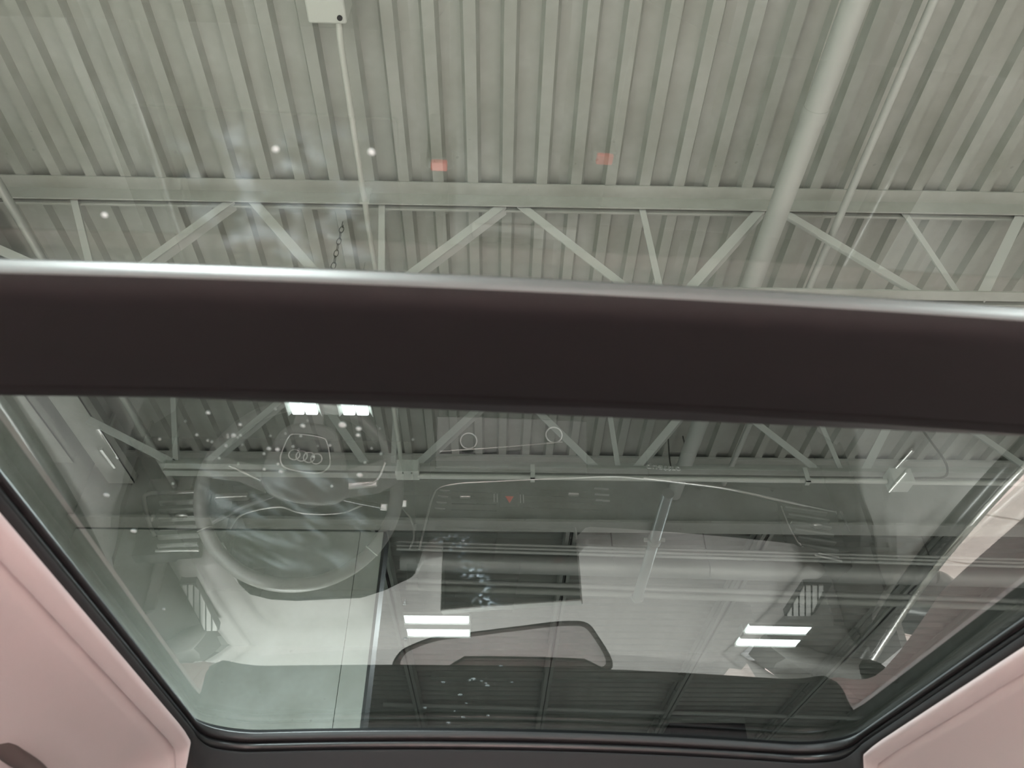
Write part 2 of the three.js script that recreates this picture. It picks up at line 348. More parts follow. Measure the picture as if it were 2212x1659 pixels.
run('end_pipe', V(-1.6, EYE + 3.535, -11.3), V(XW1, EYE + 3.36, -11.5), 0.028, M.pipe, 'pipe across the far end above the black unit', 'pipe');
{
  const g = thing('unit_heater', 'black boxy unit hanging at the far end of the bay', 'heater');
  part(g, 'casing', rbox(2.51, 3.61, EYE + 3.10, EYE + 3.405, -12.2, -11.63, 0.01), M.blackUnit);
  part(g, 'header', box(2.50, 3.62, EYE + 3.407, EYE + 3.50, -12.1, -11.63), M.galv);
  for (const x of [2.66, 3.2]) part(g, 'slot_light', box(x + 0.04, x + 0.21, EYE + 3.44, EYE + 3.455, -11.629, -11.62), M.slot);
}

// ───────────────────────── lamps ─────────────────────────
const chainLink = (() => { const g = new THREE.TorusGeometry(0.0125, 0.0021, 6, 16); g.scale(1, 2.3, 1); return g; })();
function highBay(x, z, turn, label, hang = 0, chained = false, yEnd = 2.5, size = 1) {
  const g = thing('high_bay_lamp', label, 'lamp', 'high bay lamps');
  g.position.set(x, EYE + yEnd, z); g.rotation.y = turn; const S = (geo) => geo.scale(size, size, size);
  part(g, 'housing', S(merge(rbox(-0.06, 0.06, 0.015, 0.09, -0.275, 0.275, 0.01), box(-0.205, 0.205, 0.03, 0.036, -0.265, 0.265))), M.lampBody);
  for (const s of [-1, 1]) {
    const c = s * 0.135;
    part(g, 'reflector', S(merge(bar(V(c - 0.09, 0.0, 0), V(c - 0.07, 0.032, 0), 0.004, 0.53), bar(V(c + 0.09, 0.0, 0), V(c + 0.07, 0.032, 0), 0.004, 0.53), box(c - 0.08, c + 0.08, 0.027, 0.031, -0.265, 0.265))), M.lampBody);
    for (const k of [-1, 1]) part(g, 'tube', S(rbox(c + k * 0.036 - 0.032, c + k * 0.036 + 0.032, 0.0, 0.022, -0.258, 0.258, 0.008)), M.lampGlow);
    for (const k of [-1, 1]) {
      const light = new THREE.RectAreaLight(LAMP_COLOR, LAMP / (size * size), 0.060 * size, 0.51 * size);
      light.position.set((c + k * 0.036) * size, -0.004, 0); light.rotation.x = -Math.PI / 2; g.add(light);
    }
  }
  if (hang !== null) part(g, 'suspension_wire', rod(V(hang - 0.03, 0.06, 0.15), V(hang - 0.03, DECK - EYE - yEnd, 0.15), 0.002, 6), M.galv);
  else hang = 0.03;
  part(g, 'suspension_wire', rod(V(hang + 0.03, 0.06, -0.15), V(hang + 0.03, DECK - EYE - yEnd, -0.15), 0.002, 6), M.galv);
  if (!chained) return g;
  const chain = part(g, 'chain', chainLink, M.chain); chain.position.set(-0.03, 0.105, 0.15);
  const n = Math.round((DECK - EYE - yEnd - 0.08) / 0.052);
  for (let i = 1; i < n; i++) { const l = part(chain, 'link', chainLink, M.chain); l.position.y = i * 0.052; l.rotation.y = (i % 2) * Math.PI / 2; }
  return g;
}
highBay(-0.9, -3.0, 0, 'bright high bay lamp just below the roof crossbar above the wheel emblem', null, true);
highBay(-0.58, -7.26, Math.PI / 2, 'bright high bay lamp under the pipes beside the partition wall edge', 0, false, 3.0, 1.19);
highBay(2.755, -7.44, Math.PI / 2 + 0.03, 'bright high bay lamp at the right of the far bay', 0, false, 3.0, 1.19);
highBay(-0.9, 0.6, 0, 'high bay lamp above the car roof, driver side');
highBay(2.55, 0.6, 0, 'high bay lamp above the car roof, passenger side');
highBay(5.9, -3.0, 0, 'high bay lamp at the right over the neighbouring space');
highBay(0.8, 3.6, 0, 'high bay lamp behind the car');
highBay(-2.3, 2.6, 0, 'high bay lamp behind the car beside the left wall');
highBay(3.6, 3.6, 0, 'high bay lamp behind the car at the right');

// ───────────────────────── the car ─────────────────────────
const car = thing('car', 'parked car seen from inside under its panoramic glass roof', 'car');
const YAW = 3 * rad;
car.rotation.y = YAW;
car.position.set(0.11 * Math.cos(YAW), 0, -0.11 * Math.sin(YAW));
const crown = (x) => 1.60 - x * x / 16;             // roof glass height at x
function glassPane(z0, z1, hw) {
  const nx = 48, nz = 24, pos = [], nor = [], uv = [], idx = [];
  for (let j = 0; j <= nz; j++) for (let i = 0; i <= nx; i++) {
    const x = lerp(-hw, hw, i / nx), z = lerp(z0, z1, j / nz), n = V(x / 8, 1, 0).normalize();
    pos.push(x, crown(x), z); nor.push(n.x, n.y, n.z); uv.push(x, z);
    if (i < nx && j < nz) { const a = j * (nx + 1) + i, b = a + 1, c = a + nx + 1, d = c + 1; idx.push(a, b, c, b, d, c); }
  }
  const g = new THREE.BufferGeometry();
  g.setAttribute('position', new THREE.Float32BufferAttribute(pos, 3)); g.setAttribute('normal', new THREE.Float32BufferAttribute(nor, 3)); g.setAttribute('uv', new THREE.Float32BufferAttribute(uv, 2));
  g.setIndex(idx); return g;
}
const frontGlass = part(car, 'front_glass', glassPane(-0.40, -1.195, 0.475), M.roofGlass);
const rearGlass = part(car, 'rear_glass', glassPane(0.55, -0.305, 0.475), M.rearGlass);
frontGlass.userData.label = 'green tinted front roof pane with smudges and specks';

// frame around the front pane: U-shaped path, swept profiles
const HW = 0.452, ZF = -1.166, RC = 0.075;
const path = [];
{
  for (let i = 0; i <= 24; i++) { const z = lerp(-0.34, ZF + RC, i / 24); path.push([-HW, z, -1, 0, 0.06 * smooth(-1.03, -1.09, z)]); }
  for (let i = 1; i < 12; i++) { const a = Math.PI / 2 * i / 12; path.push([-HW + RC - RC * Math.cos(a), ZF + RC - RC * Math.sin(a), -Math.cos(a), -Math.sin(a), 0.06 + 0.94 * i / 12]); }
  for (let i = 0; i <= 32; i++) path.push([lerp(-HW + RC, HW - RC, i / 32), ZF, 0, -1, 1]);
  for (let i = 11; i > 0; i--) { const a = Math.PI / 2 * i / 12; path.push([HW - RC + RC * Math.cos(a), ZF + RC - RC * Math.sin(a), Math.cos(a), -Math.sin(a), 0.06 + 0.94 * i / 12]); }
  for (let i = 24; i >= 0; i--) { const z = lerp(-0.34, ZF + RC, i / 24); path.push([HW, z, 1, 0, 0.06 * smooth(-1.03, -1.09, z)]); }
}
const wallDepth = (t) => lerp(0.028, 0.046, smooth(0, 0.5, t));
const clothDepth = (t) => lerp(0.028, 0.094, smooth(0, 0.5, t));
const sweepU = (prof) => grid(path.map(([x, z, nx, nz, t]) => prof(t).map(([o, dy]) => V(x + nx * o, crown(x) + dy, z + nz * o))));
const roofFrame = part(car, 'roof_frame', sweepU((t) => { const D = wallDepth(t); return [[0.02, -0.001], [0.001, -0.001], [-0.002, -0.003], [-0.0025, -0.2 * D], [-0.001, -0.27 * D], [0.007, -0.30 * D]]; }), M.frame);
part(roofFrame, 'seal', sweepU((t) => { const D = wallDepth(t); return [[0.009, -0.29 * D], [0.002, -0.30 * D], [0.0005, -0.40 * D], [0.002, -0.52 * D], [0.008, -0.56 * D]]; }), M.seal);
part(roofFrame, 'edge_trim', sweepU((t) => { const D = wallDepth(t), E = clothDepth(t); return [[0.009, -0.55 * D], [-0.001, -0.58 * D], [-0.004, -0.66 * D], [-0.004, -0.86 * E], [-0.001, -0.97 * E], [0.004, -1.0 * E], [lerp(0.005, 0.022, smooth(0, 0.5, t)), -1.0 * E]]; }), M.frameCloth);

// headliner: side and front sections blended round the corners
const secSide = [[-0.002, 0.002], [-0.004, -0.002], [0.000, -0.006], [0.0135, -0.0115], [0.0160, -0.0060], [0.0185, -0.0060], [0.0215, -0.0148], [0.030, -0.0168], [0.07, -0.030], [0.115, -0.060], [0.15, -0.115], [0.172, -0.18], [0.180, -0.205]];
const secFront = [[0.014, 0.006], [0.015, 0.004], [0.017, 0.002], [0.020, 0.0], [0.022, -0.001], [0.024, -0.002], [0.027, -0.003], [0.030, -0.004], [0.045, -0.010], [0.07, -0.013], [0.10, -0.017], [0.125, -0.022], [0.135, -0.028]];
part(car, 'headliner', sweepU((t) => { const D = clothDepth(t), s = smooth(0, 0.5, t); return secSide.map(([o, y], i) => [lerp(o, secFront[i][0], s), lerp(y, secFront[i][1], s) - D]); }), M.headliner);
// outer roof skin closing the space above the headliner
part(car, 'roof_skin', sweepU((t) => { const s = smooth(0, 0.5, t); return [[0.012, 0.006], [0.05, 0.004], [lerp(0.15, 0.09, s), lerp(-0.045, -0.01, s)], [lerp(0.20, 0.14, s), lerp(-0.12, -0.045, s)], [lerp(0.205, 0.145, s), lerp(-0.235, -0.105, s)]]; }), M.carPaint);
// grab handle above the driver door
{
  part(car, 'grab_handle', wire([V(-0.612, 1.455, -0.80), V(-0.582, 1.492, -0.868), V(-0.569, 1.490, -0.915), V(-0.568, 1.486, -0.985), V(-0.580, 1.47, -1.05), V(-0.61, 1.44, -1.08)], 0.009, false, 40, 10), M.handle);
}

// crossbar between the panes
{
  const edge = [[-0.297, 0.0], [-0.2945, -0.002], [-0.2925, -0.005], [-0.2915, -0.0065]];
  const prof = [[-0.2915, -0.0065], [-0.290, -0.012], [-0.2897, -0.0155], [-0.2905, -0.018]];
  const skin = [[-0.2905, -0.018], [-0.292, -0.021], [-0.2955, -0.0240], [-0.300, -0.0262], [-0.308, -0.0265], [-0.345, -0.027], [-0.3735, -0.0255], [-0.3755, -0.023]];
  const lip = [[-0.3745, -0.021], [-0.3765, -0.0225], [-0.379, -0.0235], [-0.3875, -0.0215], [-0.395, -0.0165], [-0.402, -0.008], [-0.406, 0.0]];
  const across = (p) => { const rows = []; for (let i = 0; i <= 60; i++) { const x = lerp(-0.50, 0.50, i / 60); rows.push(p.map(([z, dy]) => V(x, crown(x) + dy, z))); } return grid(rows); };
  const b = part(car, 'roof_crossbar', across(skin), M.barSkin);
  part(b, 'edge_seal', across(edge), M.seal);
  part(b, 'trim_strip', across(prof), M.barGloss);
  part(b, 'front_lip', across(lip), M.barSkin);
  part(b, 'core', merge(box(-0.5, 0.5, 1.578, 1.582, -0.395, -0.305)), M.seal);
}
// headliner beside and behind the rear pane
for (const s of [-1, 1]) {
  const rows = [];
  for (let i = 0; i <= 20; i++) { const z = lerp(-0.345, 0.62, i / 20); rows.push([[0.002, 0.0], [-0.004, -0.026], [0.0, -0.034], [0.03, -0.046], [0.115, -0.088], [0.172, -0.208], [0.182, -0.24]].map(([o, dy]) => V(s * (HW + o), crown(HW) + dy, z))); }
  part(car, 'rear_headliner', grid(rows), M.headliner);
  const skin = [];
  for (let i = 0; i <= 4; i++) { const z = lerp(-0.345, 1.6, i / 4); skin.push([[0.012, 0.006], [0.05, 0.004], [0.15, -0.045], [0.2, -0.12], [0.205, -0.235]].map(([o, dy]) => V(s * (HW + o), crown(HW) + dy, z))); }
  part(car, 'roof_skin', grid(skin), M.carPaint);
}
part(car, 'rear_roof', box(-0.63, 0.63, 1.52, 1.585, 0.52, 1.6), M.headliner);

// windscreen, pillars
{
  const rows = [];
  for (let i = 0; i <= 12; i++) { const t = i / 12, r = []; for (let j = 0; j <= 16; j++) { const u = j / 8 - 1; r.push(V(u * lerp(0.60, 0.80, t), lerp(1.485, 0.99, t) - 0.03 * u * u * (1 - t), lerp(-1.30, -2.42, t) + 0.10 * u * u)); } rows.push(r); }
  part(car, 'windscreen', grid(rows), M.clearGlass);
  for (const s of [-1, 1]) {
    const pr = [];
    for (let i = 0; i <= 14; i++) {
      const t = i / 14, c = V(s * lerp(0.612, 0.775, t), lerp(1.415, 1.05, t) + 0.02 * Math.sin(Math.PI * t), lerp(-1.31, -2.08, t)), r = lerp(0.034, 0.042, t), ring = [];
      for (let k = 0; k < 12; k++) { const a = k / 12 * Math.PI * 2; ring.push(V(c.x + Math.cos(a) * r * 0.9, c.y + Math.sin(a) * r, c.z + Math.sin(a) * r * 0.4)); }
      pr.push(ring);
    }
    const p = part(car, 'windscreen_pillar', grid(pr, true), M.greyTrim);
    p.userData.label = s > 0 ? 'grey fabric pillar on the passenger side' : 'grey fabric pillar on the driver side';
    const base = part(car, 'pillar_base', extrude([[1.70, 1.0], [1.70, 1.155], [1.655, 1.18], [1.622, 1.232], [1.632, 1.29], [1.76, 1.275], [1.91, 1.232], [2.21, 1.125], [2.30, 1.02]], 0.02, 0.004).rotateY(Math.PI / 2).translate(s * 0.758 - 0.01, 0, 0), M.greyTrim);
    part(base, 'seam', wire([V(s * 0.742, 1.19, -1.86), V(s * 0.742, 1.195, -1.79), V(s * 0.742, 1.205, -1.755), V(s * 0.742, 1.225, -1.74), V(s * 0.742, 1.25, -1.70)], 0.003), M.doorTop);
    part(car, 'kick_panel', merge(box(s * 0.785, s * 0.80, 0.30, 1.06, -2.05, -1.50), box(s * 0.775, s * 0.79, 1.05, 1.27, -1.75, -1.50)), M.greyTrim);
    part(car, 'door_pillar', bar(V(s * 0.63, 1.36, -0.30), V(s * 0.755, 0.4, -0.36), 0.11, 0.05), M.black);
  }
}
// doors: inner panel, belt seal, chrome belt strip, side window, handle strips
for (const s of [-1, 1]) {
  const sect = [[0.80, 0.30], [0.74, 0.30], [0.70, 0.62], [0.665, 0.70], [0.665, 0.74], [0.705, 0.78], [0.712, 1.00], [0.700, 1.055], [0.697, 1.085], [0.705, 1.115], [0.722, 1.160], [0.733, 1.180], [0.748, 1.178], [0.80, 1.08]];
  const rows = [];
  for (let i = 0; i <= 16; i++) { const z = lerp(-0.30, -1.515, i / 16), up = 0.06 * smooth(-1.1, -1.7, z); const flare = 0.085 * smooth(-1.22, -1.48, z); rows.push(sect.map(([x, y]) => V(s * (x + (x < 0.79 ? Math.min(flare * (1 - smooth(1.10, 1.19, y)), 0.798 - x) : 0)), y > 1.0 ? y + up * (y - 1.0) / 0.19 : y, z))); }
  const d = part(car, 'front_door', grid(rows), M.doorTop);
  d.userData.label = s > 0 ? 'grey passenger door trim under the side window' : 'grey driver door trim under the side window';
  const belt = [[-0.30, 1.19], [-0.95, 1.188], [-1.19, 1.202], [-1.33, 1.218], [-1.51, 1.250], [-1.62, 1.272]];
  part(d, 'belt_seal', wire(belt.map(([z, y]) => V(s * 0.742, y - 0.012, z)), 0.015, false, 50, 8), M.seal);
  part(d, 'belt_chrome', wire(belt.map(([z, y]) => V(s * 0.757, y - 0.001, z)), 0.0065, false, 50, 8), M.chrome);
  const win = [];
  for (let i = 0; i <= 8; i++) { const z = lerp(-0.32, -1.62, i / 8); win.push([V(s * 0.76, 1.2, z), V(s * 0.70, 1.30, z), V(s * 0.645, 1.375, z)]); }
  part(d, 'side_window', grid(win), M.clearGlass);
  const hs = s > 0 ? [[[1.084, -1.238], [1.085, -1.167]], [[1.06, -1.191], [1.063, -1.127]]] : [[[1.091, -1.107], [1.085, -1.206]], [[1.112, -1.138], [1.105, -1.206]]];
  for (const [a, b] of hs) part(d, 'handle_strip', rod(V(s * 0.697, ...a), V(s * 0.697, ...b), 0.0032, 8), M.chrome);
  part(d, 'armrest', rbox(s * 0.60, s * 0.70, 0.70, 0.745, -1.15, -0.55, 0.015), M.black);
  part(d, 'mirror_sail', extrude([[-1.60, 1.26], [-1.60, 1.30], [-1.38, 1.385], [-1.27, 1.36], [-1.33, 1.24]], 0.012).rotateY(-Math.PI / 2).scale(-1, 1, -1).translate(s * 0.735, 0, 0), M.black);
  const dm = part(car, 'door_mirror', rbox(s * 0.82, s * 1.04, 1.00, 1.14, -1.74, -1.62, 0.04, 5), M.carPaint);
  part(dm, 'mirror_arm', rbox(s * 0.77, s * 0.86, 1.00, 1.04, -1.71, -1.64, 0.012), M.carPaint);
  // rear doors and flanks
  part(car, 'rear_flank', box(s * 0.72, s * 0.80, 0.3, 1.0, -0.30, 1.6), M.rearSeat);
  const rw = []; for (let i = 0; i <= 4; i++) { const z = lerp(-0.30, 0.9, i / 4); rw.push([V(s * 0.77, 1.0, z), V(s * 0.72, 1.2, z), V(s * 0.645, 1.375, z)]); }
  part(car, 'rear_side_window', grid(rw), M.clearGlass);
  part(car, 'rear_pillar', box(s * 0.62, s * 0.78, 1.0, 1.53, 0.9, 1.6), M.headliner);
  // seats
  const x = s * 0.37;
  const seat = part(car, 'front_seat', rbox(x - 0.25, x + 0.25, 0.46, 0.60, -1.06, -0.50, 0.05, 5), M.seat);
  seat.userData.label = s > 0 ? 'black leather passenger seat' : 'black leather driver seat';
  part(seat, 'backrest', rbox(x - 0.24, x + 0.24, 0, 0.62, -0.07, 0.07, 0.05, 5).rotateX(0.32).translate(0, 0.56, -0.50), M.seat);
  part(seat, 'headrest', rbox(x - 0.13, x + 0.13, 0, 0.17, -0.05, 0.05, 0.04, 5).rotateX(0.2).translate(0, 1.15, -0.27), M.seat);
}
part(car, 'tailgate', merge(box(-0.75, 0.75, 0.3, 0.98, 1.55, 1.65), box(-0.65, 0.65, 1.48, 1.58, 1.5, 1.65)), M.black);
part(car, 'rear_window', box(-0.65, 0.65, 0.98, 1.48, 1.59, 1.594), M.clearGlass);
part(car, 'floor_pan', box(-0.8, 0.8, 0.22, 0.30, -2.0, 1.65), M.carpet);
part(car, 'firewall', box(-0.8, 0.8, 0.25, 0.98, -2.06, -1.99), M.black);
part(car, 'bonnet', rbox(-0.80, 0.80, 0.55, 0.97, -3.45, -2.44, 0.06, 4), M.carPaint);
part(car, 'cowl', box(-0.80, 0.80, 0.90, 0.975, -2.5, -2.3), M.black);
{
  const b = part(car, 'rear_bench', rbox(-0.66, 0.66, 0.42, 0.62, 0.30, 0.85, 0.05), M.rearSeat);
  part(b, 'bench_back', rbox(-0.66, 0.66, 0, 0.60, -0.07, 0.07, 0.05).rotateX(0.35).translate(0, 0.58, 0.86), M.rearSeat);
  const d = part(car, 'rear_dome_lamp', rbox(-0.12, 0.12, 1.506, 1.521, 0.66, 0.80, 0.006), M.headliner);
  for (const x of [-0.06, 0.06]) {
    part(d, 'lens', rbox(x - 0.045, x + 0.045, 1.503, 1.509, 0.685, 0.775, 0.002), M.readGlow);
    const r = new THREE.RectAreaLight(new THREE.Color().setRGB(1, 0.93, 0.91), DOME, 0.085, 0.085);
    r.position.set(x, 1.5015, 0.73); r.rotation.set(-Math.PI / 2, 0, 0); d.add(r);
  }
}

// ── dashboard ──
const dash = part(car, 'dashboard', (() => {
  const hood = table([[-0.66, 0], [-0.615, 0.001], [-0.592, 0.010], [-0.545, 0.058], [-0.50, 0.073], [-0.445, 0.080], [-0.309, 0.079], [-0.26, 0.062], [-0.213, 0.036], [-0.165, 0.008], [-0.13, 0]]);
  const base = table([[-2.44, 0.99], [-2.3, 1.045], [-2.0, 1.075], [-1.8, 1.09], [-1.62, 1.095], [-1.55, 1.092], [-1.53, 1.085], [-1.518, 1.07], [-1.515, 1.05]]);
  const nearEdge = table([[-0.765, -1.69], [-0.70, -1.635], [-0.65, -1.60], [-0.60, -1.58], [-0.20, -1.585], [0.150, -1.59], [0.170, -1.525], [0.62, -1.525], [0.70, -1.57], [0.765, -1.63]]);
  const rows = [];
  for (let i = 0; i <= 153; i++) {
    const x = lerp(-0.735, 0.735, i / 153), hd = hood(x), k = smooth(0.004, 0.03, hd), zn = Math.min(nearEdge(x), lerp(-1.515, -1.66, k)), r = [];
    for (let j = 0; j <= 44; j++) {
      const t = j / 44, z = lerp(zn, -2.44, t * t * 0.5 + t * 0.5);
      const f = smooth(-2.12, -1.72, z);
      const b = base(Math.min(z, -1.56));
      const side = -0.03 * smooth(0.70, 0.735, Math.abs(x)) - 0.012 * smooth(0.64, 0.66, Math.abs(x));
      r.push(V(x, b + hd * f + side - 0.035 * (1 - smooth(0, 0.02, zn - z)) * (1 - k), z));
    }
    rows.push(r);
  }
  return grid(rows);
})(), M.dashTop);
dash.userData.label = 'light grey dashboard top below the windscreen';
const ZP = -1.585;                                  // fascia plane
part(dash, 'fascia', merge(box(-0.765, 0.765, 0.50, 0.80, -1.70, -1.60), box(-0.765, -0.60, 0.80, 1.06, -1.66, ZP), box(-0.17, 0.765, 0.80, 1.06, -1.66, ZP)), M.dashLow);
part(dash, 'knee_panel', box(-0.60, -0.17, 0.72, 0.93, -1.68, -1.56), M.dashLow);
part(dash, 'instrument_cluster', merge(box(-0.60, -0.17, 0.90, 1.05, -1.80, -1.74), box(-0.54, -0.22, 1.05, 1.13, -1.80, -1.74), box(-0.60, -0.17, 0.90, 0.94, -1.75, -1.60)), M.black);
part(dash, 'cluster_rim', wire([V(-0.585, 1.042, -1.56), V(-0.571, 1.011, -1.56), V(-0.493, 0.991, -1.56), V(-0.442, 1.009, -1.56), V(-0.354, 1.010, -1.56), V(-0.297, 0.986, -1.56), V(-0.269, 0.992, -1.56)], 0.0022), M.satin);
part(dash, 'cluster_arc', wire([V(-0.233, 0.983, -1.575), V(-0.205, 1.028, -1.575), V(-0.20, 1.07, -1.575), V(-0.207, 1.096, -1.575)], 0.0022), M.chrome);
part(dash, 'centre_trim', wire([V(-0.187, 1.096, -1.578), V(-0.176, 1.03, -1.578), V(-0.163, 0.962, -1.578), V(-0.152, 0.937, -1.578), V(-0.12, 0.924, -1.578), V(-0.011, 0.912, -1.578), V(0.13, 0.898, -1.578), V(0.26, 0.884, -1.578), V(0.325, 0.886, -1.578)], 0.0028, false, 90), M.chrome);
part(dash, 'long_trim', wire([V(0.325, 0.884, -1.578), V(0.42, 0.889, -1.578), V(0.509, 0.894, -1.578), V(0.64, 0.914, -1.578), V(0.718, 0.925, -1.578), V(0.765, 0.930, -1.578)], 0.0048, false, 60), M.chrome);
part(dash, 'decor_panel', merge(box(0.34, 0.70, 0.80, 0.876, ZP, -1.575)), M.gloss);
part(dash, 'switch_panel', box(-0.782, -0.690, 0.893, 0.928, ZP, -1.572), M.greyTrim);
part(dash, 'light_switch', rbox(-0.635, -0.565, 0.944, 0.957, ZP, -1.565, 0.004), M.satin);
// side vents
function sideVent(name, outline, slats, knob, trim) {
  const g = new THREE.Group(); g.name = name; car.add(g);
  part(g, 'recess', outline, M.black);
  for (const [a, b] of slats) part(g, 'slat', bar(V(...a), V(...b), 0.0045, 0.014), M.slat);
  part(g, 'knob', new THREE.SphereGeometry(1, 12, 8).scale(0.013, 0.0055, 0.008).translate(...knob), M.chrome);
  for (const [pts, r] of trim) part(g, 'chrome_outline', wire(pts.map((p) => V(...p)), r, false, pts.length * 10), M.chrome);
  return g;
}
sideVent('air_vent', box(-0.778, -0.645, 0.938, 1.084, ZP - 0.02, -1.574),
  [0.962, 0.983, 1.004, 1.026, 1.048, 1.070].map((y, i) => [[-0.745 + i * 0.004, y, -1.567], [-0.655 + i * 0.002, y + 0.002, -1.567]]), [-0.690, 1.004, -1.556],
  [[[[-0.735, 1.046, -1.566], [-0.748, 1.025, -1.566], [-0.778, 0.955, -1.566], [-0.781, 0.940, -1.566], [-0.772, 0.935, -1.566], [-0.72, 0.937, -1.566], [-0.675, 0.938, -1.566], [-0.66, 0.935, -1.566]], 0.0046], [[[-0.727, 1.080, -1.566], [-0.69, 1.083, -1.566], [-0.64, 1.087, -1.566]], 0.003]]);
sideVent('air_vent', box(0.628, 0.762, 0.925, 1.068, ZP - 0.02, -1.574),
  [0.945, 0.964, 0.983, 1.002, 1.021, 1.040].map((y, i) => [[0.640 + i * 0.003, y - 0.004, -1.567], [0.735, y - 0.001, -1.567]]), [0.700, 0.985, -1.556],
  [[[[0.634, 0.935, -1.568], [0.638, 0.975, -1.568], [0.645, 1.01, -1.568], [0.655, 1.035, -1.568], [0.672, 1.046, -1.568], [0.735, 1.052, -1.568]], 0.0018], [[[0.652, 1.030, -1.566], [0.670, 1.052, -1.566], [0.70, 1.058, -1.566], [0.738, 1.062, -1.566]], 0.0022]]);
part(dash, 'thumbwheel', new THREE.SphereGeometry(1, 10, 8).scale(0.005, 0.013, 0.006).translate(-0.752, 0.995, -1.568), M.chrome);
part(dash, 'vent_edge', bar(V(0.775, 0.985, -1.56), V(0.768, 0.935, -1.56), 0.003, 0.004), M.chrome);
// centre vents, hazard switch, badge
{
  const g = new THREE.Group(); g.name = 'centre_vent'; car.add(g);
  part(g, 'recess', box(-0.155, 0.245, 0.93, 1.04, ZP - 0.01, -1.576), M.black);
  for (let k = 0; k < 4; k++) {
    const y = 0.945 + k * 0.0165;
    part(g, 'slat', bar(V(-0.148 - k * 0.003, y, -1.572), V(-0.125 - k * 0.003, y + 0.002, -1.572), 0.003, 0.006), M.satin);
    part(g, 'slat', bar(V(-0.12, y, -1.578), V(-0.02, y, -1.578), 0.0035, 0.012), M.black);
    part(g, 'slat', bar(V(0.04, y - 0.012, -1.578), V(0.22, y - 0.012, -1.578), 0.0035, 0.012), M.black);
    if (k < 3) part(g, 'slat', bar(V(0.205, y - 0.02, -1.572), V(0.238, y - 0.02, -1.572), 0.002, 0.006), M.slat);
  }
  for (const [x, y] of [[-0.09, 0.965], [0.155, 0.948]]) part(g, 'knob', rbox(x - 0.012, x + 0.012, y - 0.003, y + 0.003, -1.572, -1.562, 0.0025), M.satin);
  for (const x of [-0.025, -0.018, 0.034, 0.041]) part(g, 'switch_edge', bar(V(x, 0.952, -1.572), V(x, 0.974, -1.572), 0.0012, 0.003), M.satin);
  const hz = part(car, 'hazard_switch', rbox(-0.014, 0.032, 0.945, 0.985, ZP, -1.570, 0.003), M.gloss);
  part(hz, 'hazard_triangle', extrude([[0.000, 0.9595], [0.0185, 0.9595], [0.00925, 0.9775]], 0.002).translate(0, 0, -1.5695), M.red);
}
const font = await new FontLoader().loadAsync('fonts/droid/droid_sans_bold.typeface.json');
{
  const t = new TextGeometry('quattro', { font, size: 0.0135, depth: 0.0025, curveSegments: 3, bevelEnabled: true, bevelSize: 0.0004, bevelThickness: 0.0005, bevelSegments: 1 });
  t.computeBoundingBox(); const w = t.boundingBox.max.x - t.boundingBox.min.x;
  t.scale(0.082 / w, 1, 1).translate(0.334, 0.8455, -1.5755);
  part(dash, 'chrome_badge', t, M.chrome);
}
// demister grilles on the dash ends: dark opening with slanted slats (plan outlines in x, z)
{
  const grilles = [
    { y: 1.100, opening: [[-0.707, -1.698], [-0.674, -1.70], [-0.679, -1.972], [-0.713, -1.966]],
      slats: [[[-0.7015, -1.7015], [-0.6927, -1.7034], [-0.7045, -1.7554], [-0.7036, -1.7103]], [[-0.6896, -1.704], [-0.6808, -1.7058], [-0.7058, -1.8192], [-0.7048, -1.7718]], [[-0.6776, -1.7065], [-0.6735, -1.7305], [-0.7072, -1.8866], [-0.7062, -1.8365]], [[-0.6739, -1.7479], [-0.6751, -1.7985], [-0.7087, -1.9578], [-0.7076, -1.9049]], [[-0.6756, -1.8169], [-0.6768, -1.8704], [-0.6959, -1.9634], [-0.7057, -1.9609]], [[-0.6773, -1.89], [-0.6786, -1.9468], [-0.6826, -1.9667], [-0.6924, -1.9642]]] },
    { y: 1.097, opening: [[0.671, -1.638], [0.728, -1.619], [0.748, -1.795], [0.686, -1.815]],
      slats: [[[0.6884, -1.8022], [0.6847, -1.759], [0.6993, -1.8032], [0.6898, -1.8065]], [[0.6831, -1.7414], [0.6795, -1.7001], [0.7128, -1.7985], [0.7033, -1.8018]], [[0.6781, -1.6834], [0.6747, -1.644], [0.7261, -1.7937], [0.7167, -1.7971]], [[0.6768, -1.6384], [0.6858, -1.6355], [0.7393, -1.7889], [0.73, -1.7923]], [[0.6895, -1.6344], [0.6984, -1.6315], [0.729, -1.7179], [0.737, -1.7697]], [[0.702, -1.6303], [0.7109, -1.6274], [0.7183, -1.6479], [0.7258, -1.6969]]] },
  ];
  const slab = (pts, y, t) => extrude(pts.map(([x, z]) => [x, -z]), t).rotateX(-Math.PI / 2).translate(0, y - t, 0);
  for (const { y, opening, slats } of grilles) {
    const g = new THREE.Group(); g.name = 'demister_grille'; car.add(g);
    part(g, 'recess', slab(opening, y - 0.0035, 0.02), M.black);
    for (const p of slats) part(g, 'slat', slab(p, y, 0.003), M.grilleSlat);
  }
}
// standing screen
{
  const c = V(0.006, 0, -1.565), a = Math.atan2(0.07, 0.282);
  const d = part(car, 'centre_display', rbox(-0.147, 0.147, 1.06, 1.236, -0.014, 0.008, 0.003), M.bezel);
  d.rotation.y = -a; d.position.copy(c);
  d.userData.label = 'blank black screen standing on the dashboard';
  part(d, 'screen', rbox(-0.1445, 0.1445, 1.062, 1.233, 0.006, 0.0105, 0.002), M.gloss);
}
